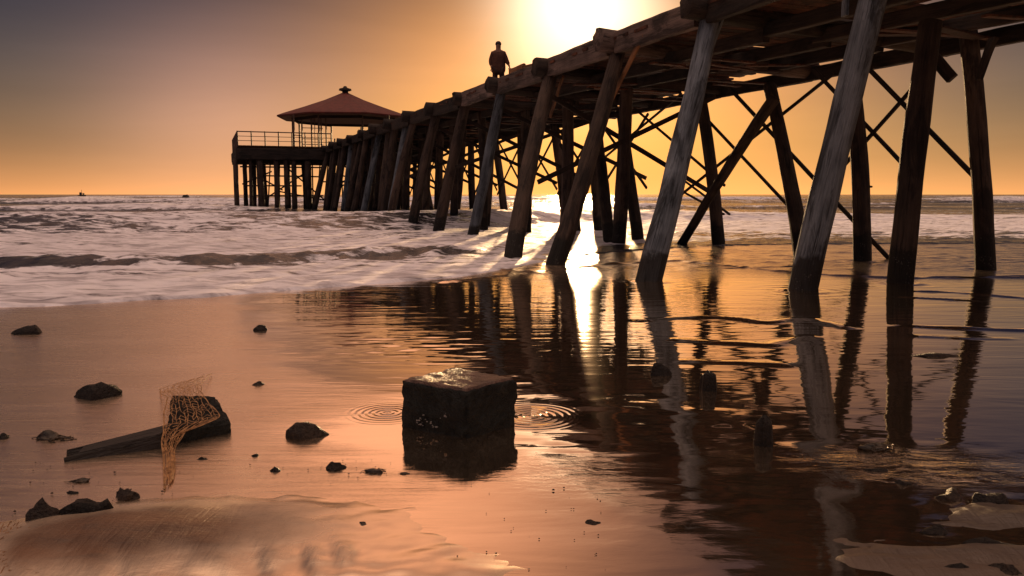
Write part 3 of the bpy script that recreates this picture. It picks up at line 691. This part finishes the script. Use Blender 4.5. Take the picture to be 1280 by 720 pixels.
# low broken handrail beside the person
hr = empty('broken_handrail', onl(640, 96, 8.25), 'low broken wooden handrail along the deck edge beside the standing person', 'handrail')
beam('rail', onl(637, 90, 8.3), onl(656, 83, 8.3), .06, .16, M['split'], hr, seed=2, rough=.25, step=.12)
beam('rail', onl(654, 84, 8.3), onl(676, 79, 8.3), .06, .07, M['split'], hr, seed=3, rough=.25, step=.12)
for q in ((638, 90, 99), (652, 86, 95), (675, 80, 88)): beam('rail_post', onl(q[0], q[2], 8.3), onl(q[0], q[1], 8.3), .08, .08, M['split'], hr, step=.2)

# ------------------------------------------------------------------ foreground: block, slab, timber, net
def rockmesh(wd, dp, ht, seed, sub=3, sharp=.35, flat=0.0):
    import bmesh
    bm = bmesh.new(); bmesh.ops.create_icosphere(bm, subdivisions=sub, radius=1)
    for v in bm.verts:
        p = v.co.copy(); f = 1+sharp*noise.noise(p*1.1+Vector((seed, 0, 0)))+sharp*.5*noise.noise(p*2.7+Vector((0, seed, 0)))+sharp*.22*noise.noise(p*6+Vector((seed, 0, seed)))
        # facets: clamp against a few random planes
        v.co = p*f
    rr = random.Random(int(seed*100))
    for q in range(7):
        nrm = Vector((rr.uniform(-1, 1), rr.uniform(-1, 1), rr.uniform(-.2, 1))).normalized(); dlim = rr.uniform(.62, .85)
        for v in bm.verts:
            e = v.co.dot(nrm)-dlim
            if e > 0: v.co -= nrm*e*.85
    for v in bm.verts: v.co = Vector((v.co.x*wd/2, v.co.y*dp/2, v.co.z*ht*(1+.25*noise.noise(v.co*3+Vector((seed, 3, 1)))) if v.co.z > 0 else v.co.z*ht*.7))
    return bm
def rock(px, py, wpx, hpx, label, mat='rock', seed=1.0, name='rock', cat='rock', group=None, depth=.8, sharp=.4, sub=3, rot=0, parent=None):
    p = ground(px, py); D_ = p.y; wd = wpx*D_/F; ht = hpx*D_/F*.88
    bm = rockmesh(wd, wd*depth, ht, seed, sub, sharp)
    me = bpy.data.meshes.new(name); bm.to_mesh(me); bm.free(); me.materials.append(M[mat])
    me.polygons.foreach_set('use_smooth', [True]*len(me.polygons))
    o = bpy.data.objects.new(name, me); o.location = (p.x, p.y+wd*depth*.3, -.010); o.rotation_euler = (0, 0, rot)
    put(o, parent)
    if label: tag(o, label, cat, group)
    return o
GR = 'dark rocks lying in the shallow water'
rock(29, 418, 40, 15, 'small dark rock alone in calm water near the left foam edge', seed=1.3, group=GR)
rock(112, 499, 66, 24, 'rounded dark rock left of the net-draped slab', seed=2.1, group=GR)
rock(325, 413, 20, 9, 'little dark rock below the foam edge left of the pier reflection', seed=3.7, group=GR)
rock(379, 548, 62, 23, 'smooth oval dark rock left of the square concrete block', 'rock_brown', seed=4.2, group=GR, sharp=.2)
rock(321, 482, 17, 7, 'small pale-topped pebble between block and net-draped slab', 'rock_brown', seed=5.2, group=GR)
rock(416, 588, 34, 14, 'low rock with crumbly debris trailing to its right', seed=6.4, group=GR)
rock(318, 571, 13, 7, 'tiny dark stone at the upper end of a short drag mark', seed=7.2, group=GR)
rock(344, 590, 18, 9, 'small knobbly stone at the lower end of a short drag mark', seed=8.2, group=GR, sharp=.6)
rock(741, 656, 26, 7, 'flat lone pebble on smooth sand at the edge of the dark deck reflection', 'rock_brown', seed=9.2, group=GR)
rock(2, 549, 18, 12, 'dark rock cut off by the left picture edge', seed=10.2, group=GR)
rock(825, 470, 32, 20, 'blocky dark stone breaking the golden pile reflections', seed=11.4, group=GR, depth=.6)
rock(1176, 446, 76, 6, 'long flat grey stone awash right of the pile reflections', 'rock_brown', seed=12.9, group=GR, depth=.4)
rock(108, 652, 74, 34, 'arched black rock half sunk in sand in the lower left', seed=13.3, group=GR, depth=.6, sharp=.6, rot=.3)
rock(155, 625, 34, 20, 'small hollow rock touching the right end of the arched black rock', 'rock_brown', seed=14.9, group=GR, sharp=.6)
rock(50, 655, 42, 34, 'brown rounded rock beside the golden seagrass tuft', 'rock_brown', seed=15.5, group=GR)
rock(1245, 632, 56, 20, 'jagged dark rock on the sand bar near the right edge', seed=16.8, group=GR, sharp=.6)
rock(1195, 626, 40, 14, 'low broken rock just left of the jagged right-hand rock', 'rock_brown', seed=17.8, group=GR, sharp=.6)
rock(1172, 668, 52, 12, 'slanting black rock on the lower right sand', seed=18.2, group=GR, depth=.5)
rock(1240, 688, 90, 14, 'long black rock low on the sand near the lower right edge', seed=19.2, group=GR, depth=.4)
rock(1195, 716, 60, 12, 'dark rock at the bottom edge, right of the dark reflection', seed=20.2, group=GR, depth=.5)
rock(1268, 722, 40, 22, 'greenish crumbling rock in the bottom right corner', 'rock_brown', seed=21.2, group=GR, sharp=.6)
rock(210, 704, 60, 18, 'black split stone near the bottom left with sand heaped behind it', seed=22.2, group=GR, sharp=.5, depth=.5)
rock(1128, 606, 26, 9, 'small black rock in the riffle just left of the right-hand sand bar', seed=31.3, group=GR, sharp=.55, depth=.6)
rock(1098, 590, 34, 8, 'low black rock in the middle of the glinting riffle', seed=33.0, group=GR, sharp=.55, depth=.6)
rock(1262, 655, 30, 9, 'small dark rock against the right picture edge above the long black rock', seed=34.7, group=GR, sharp=.55, depth=.6)
rock(88, 618, 22, 8, 'small black stone above the arched black rock', seed=36.4, group=GR, sharp=.55, depth=.6)
rock(252, 575, 18, 6, 'small wet stone just right of the hanging net end', seed=38.1, group=GR, sharp=.55, depth=.6)
def kelp(px, py, wpx, label, seed, group='kelp clumps on the wet sand', n=15):
    p = ground(px, py); rr = random.Random(seed); V = []; Fc = []; wd = wpx*p.y/F
    for i in range(n):
        a = rr.uniform(0, 2*math.pi); L = wd*rr.uniform(.25, .6); q = Vector((rr.uniform(-.1, .1)*wd, rr.uniform(-.08, .08)*wd, .004))
        pts = []; 
        for j in range(6):
            u_ = j/5; pts.append(q+Vector((math.cos(a)*L*u_, math.sin(a)*L*u_*.6, wd*.035*math.sin(u_*math.pi)*rr.uniform(.2, 1.3)-.002))); a += rr.uniform(-.8, .8)
        for j in range(5):
            mm, LL = frame(pts[j], pts[j+1]); v, f = log_mesh(LL, wd*.022*(1-.13*j), wd*.022*(1-.13*(j+1)), seg=6, seed=seed+i, step=1)
            o = len(V); V += [mm @ Vector(x_) for x_ in v]; Fc += [tuple(x_+o for x_ in y_) for y_ in f]
    bm_ = rockmesh(wd*.62, wd*.4, wd*.13, seed+.5, 3, .8); me = bpy.data.meshes.new('x'); bm_.to_mesh(me); bm_.free()
    o = len(V); V += [v.co.copy() for v in me.vertices]; Fc += [tuple(x_+o for x_ in pl.vertices) for pl in me.polygons]; bpy.data.meshes.remove(me)
    ob = meshobj('kelp_clump', V, Fc, M['kelp'], None, Matrix.Translation(p), smooth=True); return tag(ob, label, 'kelp', group)
kelp(456, 658, 44, 'small star-shaped kelp clump on smooth sand below the concrete block', 31)
kelp(470, 590, 34, 'crumbly kelp bits trailing right of the low rock', 32)
kelp(505, 592, 16, 'lone scrap of kelp just left of the block reflection', 33)
kelp(1017, 331, 26, 'kelp scrap in the wash right of the big grey pile', 34)
kelp(1096, 560, 60, 'torn kelp raft awash in the dark deck reflection', 35)
kelp(100, 602, 30, 'kelp scrap below the long sodden timber', 36)
kelp(60, 548, 60, 'kelp tangle at the left end of the long sodden timber', 37)
# two posts sticking from the water
for (px, py, wp, hp, lb, sd) in ((886, 487, 22, 24, 'short rounded mooring stump in golden water, nearest the piles', 1), (955, 556, 24, 38, 'taller snapped stump standing in the dark deck reflection', 2)):
    p = ground(px, py); D_ = p.y; hh = hp*D_/F; ww = wp*D_/F; V, Fc = log_mesh(hh+.15, ww*.62, ww*.40, seed=sd*3, step=.02, rough=.32, seg=20)
    V = [(x_*(1-.75*sst(np.float64(z_), hh*.80+.15, hh+.15)), y_*(1-.75*sst(np.float64(z_), hh*.80+.15, hh+.15)), z_+.02*noise.noise(Vector((x_*20, y_*20, sd)))) for x_, y_, z_ in V]
    o = meshobj('stump', V, Fc, M['rock'], None, Matrix.Translation((p.x, p.y, -.15)), smooth=True); tag(o, lb, 'stump', 'snapped stumps in the shallows')

# concrete block, one corner towards the camera
import bmesh
def block(name, corners, z0, z1, mat, mat_top, label, cat, seed=0, cuts=14, amp=.012, ztop=None):
    bm = bmesh.new(); n = cuts; V = []
    A, B, C_, D_ = [Vector((c[0], c[1], 0)) for c in corners]
    def P(u_, v_, w_):
        q = (A*(1-u_)+B*u_)*(1-v_)+(D_*(1-u_)+C_*u_)*v_; zt = z1 if ztop is None else ztop(u_, v_)
        return Vector((q.x, q.y, z0+(zt-z0)*w_))
    grid = {}
    def gv(i, j, k):
        if (i, j, k) not in grid:
            p = P(i/n, j/n, k/n); e = (i in (0, n))+(j in (0, n))+(k in (0, n))
            c0 = P(.5, .5, .5); dirn = (p-c0).normalized(); s_ = amp*(noise.noise(p*7+Vector((seed, 0, 0)))*1.2+noise.noise(p*22)*.7+noise.noise(p*55)*.35)
            if e >= 2: s_ -= amp*(.9+1.6*abs(noise.noise(p*16+Vector((0, seed, 0)))))
            grid[(i, j, k)] = bm.verts.new(p+dirn*s_)
        return grid[(i, j, k)]
    for a_ in range(n):
        for b_ in range(n):
            for f_ in ([(a_, b_, 0), (a_, b_+1, 0), (a_+1, b_+1, 0), (a_+1, b_, 0)], [(a_, b_, n), (a_+1, b_, n), (a_+1, b_+1, n), (a_, b_+1, n)],
                       [(0, a_, b_), (0, a_, b_+1), (0, a_+1, b_+1), (0, a_+1, b_)], [(n, a_, b_), (n, a_+1, b_), (n, a_+1, b_+1), (n, a_, b_+1)],
                       [(a_, 0, b_), (a_+1, 0, b_), (a_+1, 0, b_+1), (a_, 0, b_+1)], [(a_, n, b_), (a_, n, b_+1), (a_+1, n, b_+1), (a_+1, n, b_)]):
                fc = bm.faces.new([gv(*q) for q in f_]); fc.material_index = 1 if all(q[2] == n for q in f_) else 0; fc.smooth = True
    bmesh.ops.recalc_face_normals(bm, faces=bm.faces)
    c0 = (A+B+C_+D_)/4; bmesh.ops.translate(bm, verts=bm.verts, vec=-c0)
    me = bpy.data.meshes.new(name); bm.to_mesh(me); bm.free(); me.materials.append(mat); me.materials.append(mat_top)
    o = bpy.data.objects.new(name, me); o.location = c0; put(o); return tag(o, label, cat)
a, b, c = ground(500, 533), ground(583, 549), ground(647, 530)
d4 = a+c-b+Vector((0, .02, 0))
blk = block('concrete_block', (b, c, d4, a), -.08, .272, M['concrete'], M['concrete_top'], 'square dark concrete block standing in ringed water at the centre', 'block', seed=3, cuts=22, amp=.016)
V = []; Fc = []; rr = random.Random(5)
fa, fb = ground(500, 533), ground(583, 549)
for i in range(26):
    cl = ((.36, .07), (.52, .045), (.30, .035), (.68, .11))[i % 4]; u_ = cl[0]+rr.gauss(0, .035); zz = max(.008, cl[1]+rr.gauss(0, .010)); p = fa.lerp(fb, u_)+Vector((-.004, -.012, zz)); r_ = rr.uniform(.002, .006); o = len(V)
    for k in range(6): V.append(p+Vector((math.cos(k*1.047)*r_*1.5, .006, math.sin(k*1.047)*r_)))
    for k in range(6): V.append(p+Vector((math.cos(k*1.047)*r_*.45, -r_*.8, math.sin(k*1.047)*r_*.45)))
    Fc += [(o+k, o+(k+1) % 6, o+6+(k+1) % 6, o+6+k) for k in range(6)]+[tuple(range(o+6, o+12))]
tag(meshobj('barnacles', V, Fc, simple('barnacle_shell', (.10, .09, .08), (.34, .30, .27), 30, .5), blk), 'pale barnacles crusting the lower left face')
# slab with wedge shape and golden net on it
a, b, c = ground(209, 557), ground(291, 541), ground(272, 531)
d4 = ground(216, 534)
slab = block('broken_slab', (a, b, c, d4), -.06, .15, M['concrete'], M['concrete'], 'tilted broken concrete slab under the golden net', 'slab', seed=9, cuts=14, amp=.012, ztop=lambda u_, v_: .075+.115*v_-.015*u_)
p0, p1 = ground(100, 573), ground(208, 555)
tb = beam('sodden_timber', p0+Vector((0, 0, .0)), p1+Vector((0, 0, .03)), .12, .075, M['driftwood'], None, seed=5.4, rough=.6, step=.03, taper=-.25)
tag(tb, 'long black sodden timber lying left of the net-draped slab', 'timber')
p0, p1 = ground(880, 585), ground(840, 520)
# fishing net: a draped sheet of cords
rows = [((264, 468, .008), (236, 476, .006), (199, 487, .006)), ((252, 480, .06), (226, 484, .05), (201, 494, .02)), ((251, 491, .195), (232, 491, .20), (209, 497, .18)),
        ((263, 506, .155), (236, 509, .16), (206, 513, .14)), ((277, 522, .105), (240, 529, .105), (204, 531, .10)), ((232, 540, .082), (217, 546, .085), (203, 546, .07)),
        ((219, 563, .030), (212, 566, .032), (204, 568, .020)), ((217, 600, .004), (212, 606, .004), (206, 612, .004))]
G = [[ground(x_, y_, z_) for x_, y_, z_ in rw] for rw in rows]
def sheet(u_, v_):
    fu = u_*(len(G)-1); i = min(int(fu), len(G)-2); fu -= i; fu = fu*fu*(3-2*fu)*.4+fu*.6
    def rowp(r_): 
        q = v_*2; j = min(int(q), 1); q -= j; return r_[j].lerp(r_[j+1], q)
    p = rowp(G[i]).lerp(rowp(G[i+1]), fu); p.z += .016*abs(noise.noise(Vector((u_*14, v_*9, 0))))+.003; q_ = noise.noise_vector(Vector((u_*12, v_*8, 4)))*.008; p.x += q_.x; p.y += q_.y; return p
V = []; Fc = []
def cord(pts, r):
    for a_, b_ in zip(pts[:-1], pts[1:]):
        if (a_-b_).length < 1e-4: continue
        mm, L = frame(a_, b_); o = len(V)
        for z_ in (0, L):
            for k in range(4): V.append(mm @ Vector((r*math.cos(k*1.57), r*math.sin(k*1.57), z_)))
        for k in range(4): Fc.append((o+k, o+(k+1) % 4, o+4+(k+1) % 4, o+4+k))
nu, nv = 40, 13
P = [[sheet(i/nu, min(1, max(0, j/nv+.05*noise.noise(Vector((i*.5, j*.9, 2)))))) for j in range(nv+1)] for i in range(nu+1)]
for j in range(nv+1):
    for i in range(nu):
        if noise.noise(Vector((i*.3, j*.8, 9))) > -.22: cord([P[i][j], P[i+1][j]], .0017)
for i in range(nu+1):
    q_ = [P[i][j] if (j % 2) else P[min(nu, i+1)][j] for j in range(nv+1)]
    for j in range(nv):
        if noise.noise(Vector((i*.35, j*.7, 19))) > -.20: cord([q_[j], q_[j+1]], .0013)
cord([P[i][0] for i in range(nu+1)], .0028); cord([P[i][nv] for i in range(nu+1)], .0032)
net = meshobj('fishing_net', V, Fc, M['net'], None); tag(net, 'tattered golden fishing net draped over the broken slab', 'net')
cord_pts = None
# seagrass tuft
V = []; Fc = []
for i in range(420):
    px, py = random.uniform(-30, 34), random.uniform(668, 730)
    if px > 34-(720-py)*.15: continue
    p = ground(px, py); L = random.uniform(.03, .09); a = random.uniform(.2, 1.0); q = p+Vector((L*.55*a, L*.3, L*.5)); q2 = q+Vector((L*.5*a, L*.2, -L*.1))
    w_ = Vector((.0022, .0006, 0)); o = len(V); V += [p-w_, p+w_, q+w_, q-w_, q2]; Fc += [(o, o+1, o+2, o+3), (o+3, o+2, o+4)]
o = meshobj('seagrass', V, Fc, M['grass'], None); tag(o, 'golden tuft of dry seagrass in the lower left corner', 'seagrass', kind='stuff')

# shell grit and pebbles strewn on the wet sand
V = []; Fc = []; rr = random.Random(11)
for i in range(190):
    px, py = rr.choice([(rr.uniform(-60, 520), rr.uniform(590, 760)), (rr.gauss(120, 90), rr.gauss(600, 22)), (rr.gauss(430, 40), rr.gauss(588, 8)), (rr.uniform(560, 760), rr.uniform(600, 740)), (rr.uniform(1090, 1330), rr.uniform(600, 760)), (rr.gauss(120, 60), rr.gauss(655, 10))])
    p = ground(px, max(py, 400)); r_ = rr.uniform(.0012, .0038)*rr.choice((1, 1, 1.8)); o = len(V)
    for (a_, z_) in ((1, .002), (.6, .006)):
        for k in range(6): V.append((p.x+r_*a_*math.cos(k*1.047)*rr.uniform(.8, 1.2), p.y+.7*r_*a_*math.sin(k*1.047), -.004+z_*r_/.003*.6+.006))
    Fc += [(o+k, o+(k+1) % 6, o+6+(k+1) % 6, o+6+k) for k in range(6)]+[tuple(range(o+6, o+12))]
tag(meshobj('shell_grit', V, Fc, M['rock_brown'], None), 'dark grit and shell crumbs strewn over the wet sand', 'grit', kind='stuff')

# ------------------------------------------------------------------ far things on the sea
def boat(px, py, wpx, label):
    Yd = 260.0; r = ray(px, py); p = r*(Yd/r.y); Ls = wpx*Yd/F; x0, z0 = p.x, .5
    root = empty('fishing_boat', (x0, Yd, z0), label, 'boat')
    V = []; Fc = []
    prof = [(-.5, .0, .0), (-.42, .16, -.02), (0, .2, 0), (.38, .14, .03), (.5, 0, .07)]
    for x_, hw, sh in prof:
        V += [(x0+x_*Ls, Yd-hw*Ls, z0+.18*Ls+sh*Ls), (x0+x_*Ls, Yd+hw*Ls, z0+.18*Ls+sh*Ls), (x0+x_*Ls*.8, Yd, z0-.1*Ls)]
    for i in range(4):
        a_ = i*3; Fc += [(a_, a_+3, a_+5, a_+2), (a_+1, a_+2, a_+5, a_+4), (a_, a_+1, a_+4, a_+3)]
    meshobj('hull', V, Fc, M['boat'], root)
    for c_, w_, h_ in ((-.12, .22, .34), (.2, .14, .26)):
        beam('cabin', (x0+c_*Ls, Yd, z0+.17*Ls), (x0+c_*Ls, Yd, z0+(.17+h_)*Ls), w_*Ls, .2*Ls, M['boat'], root, step=5, up=(0, 1, 0))
    tube('mast', (x0, Yd, z0+.2*Ls), (x0, Yd, z0+.8*Ls), .02*Ls, M['boat'], root)
boat(102, 240, 11, 'tiny dark fishing boat on the horizon at the far left')
rr_ = ray(232, 246.5); p = rr_*(150/rr_.y)  # unidentified dark clump on the water, shaped with the rock mesh
bm = rockmesh(1.6, 1.2, .55, 77, 3, .5); me = bpy.data.meshes.new('sea_clump'); bm.to_mesh(me); bm.free(); me.materials.append(M['rock'])
o = bpy.data.objects.new('sea_clump', me); o.location = (p.x, p.y, .75); put(o); tag(o, 'small dark clump showing among distant whitecaps left of the platform', 'rock')
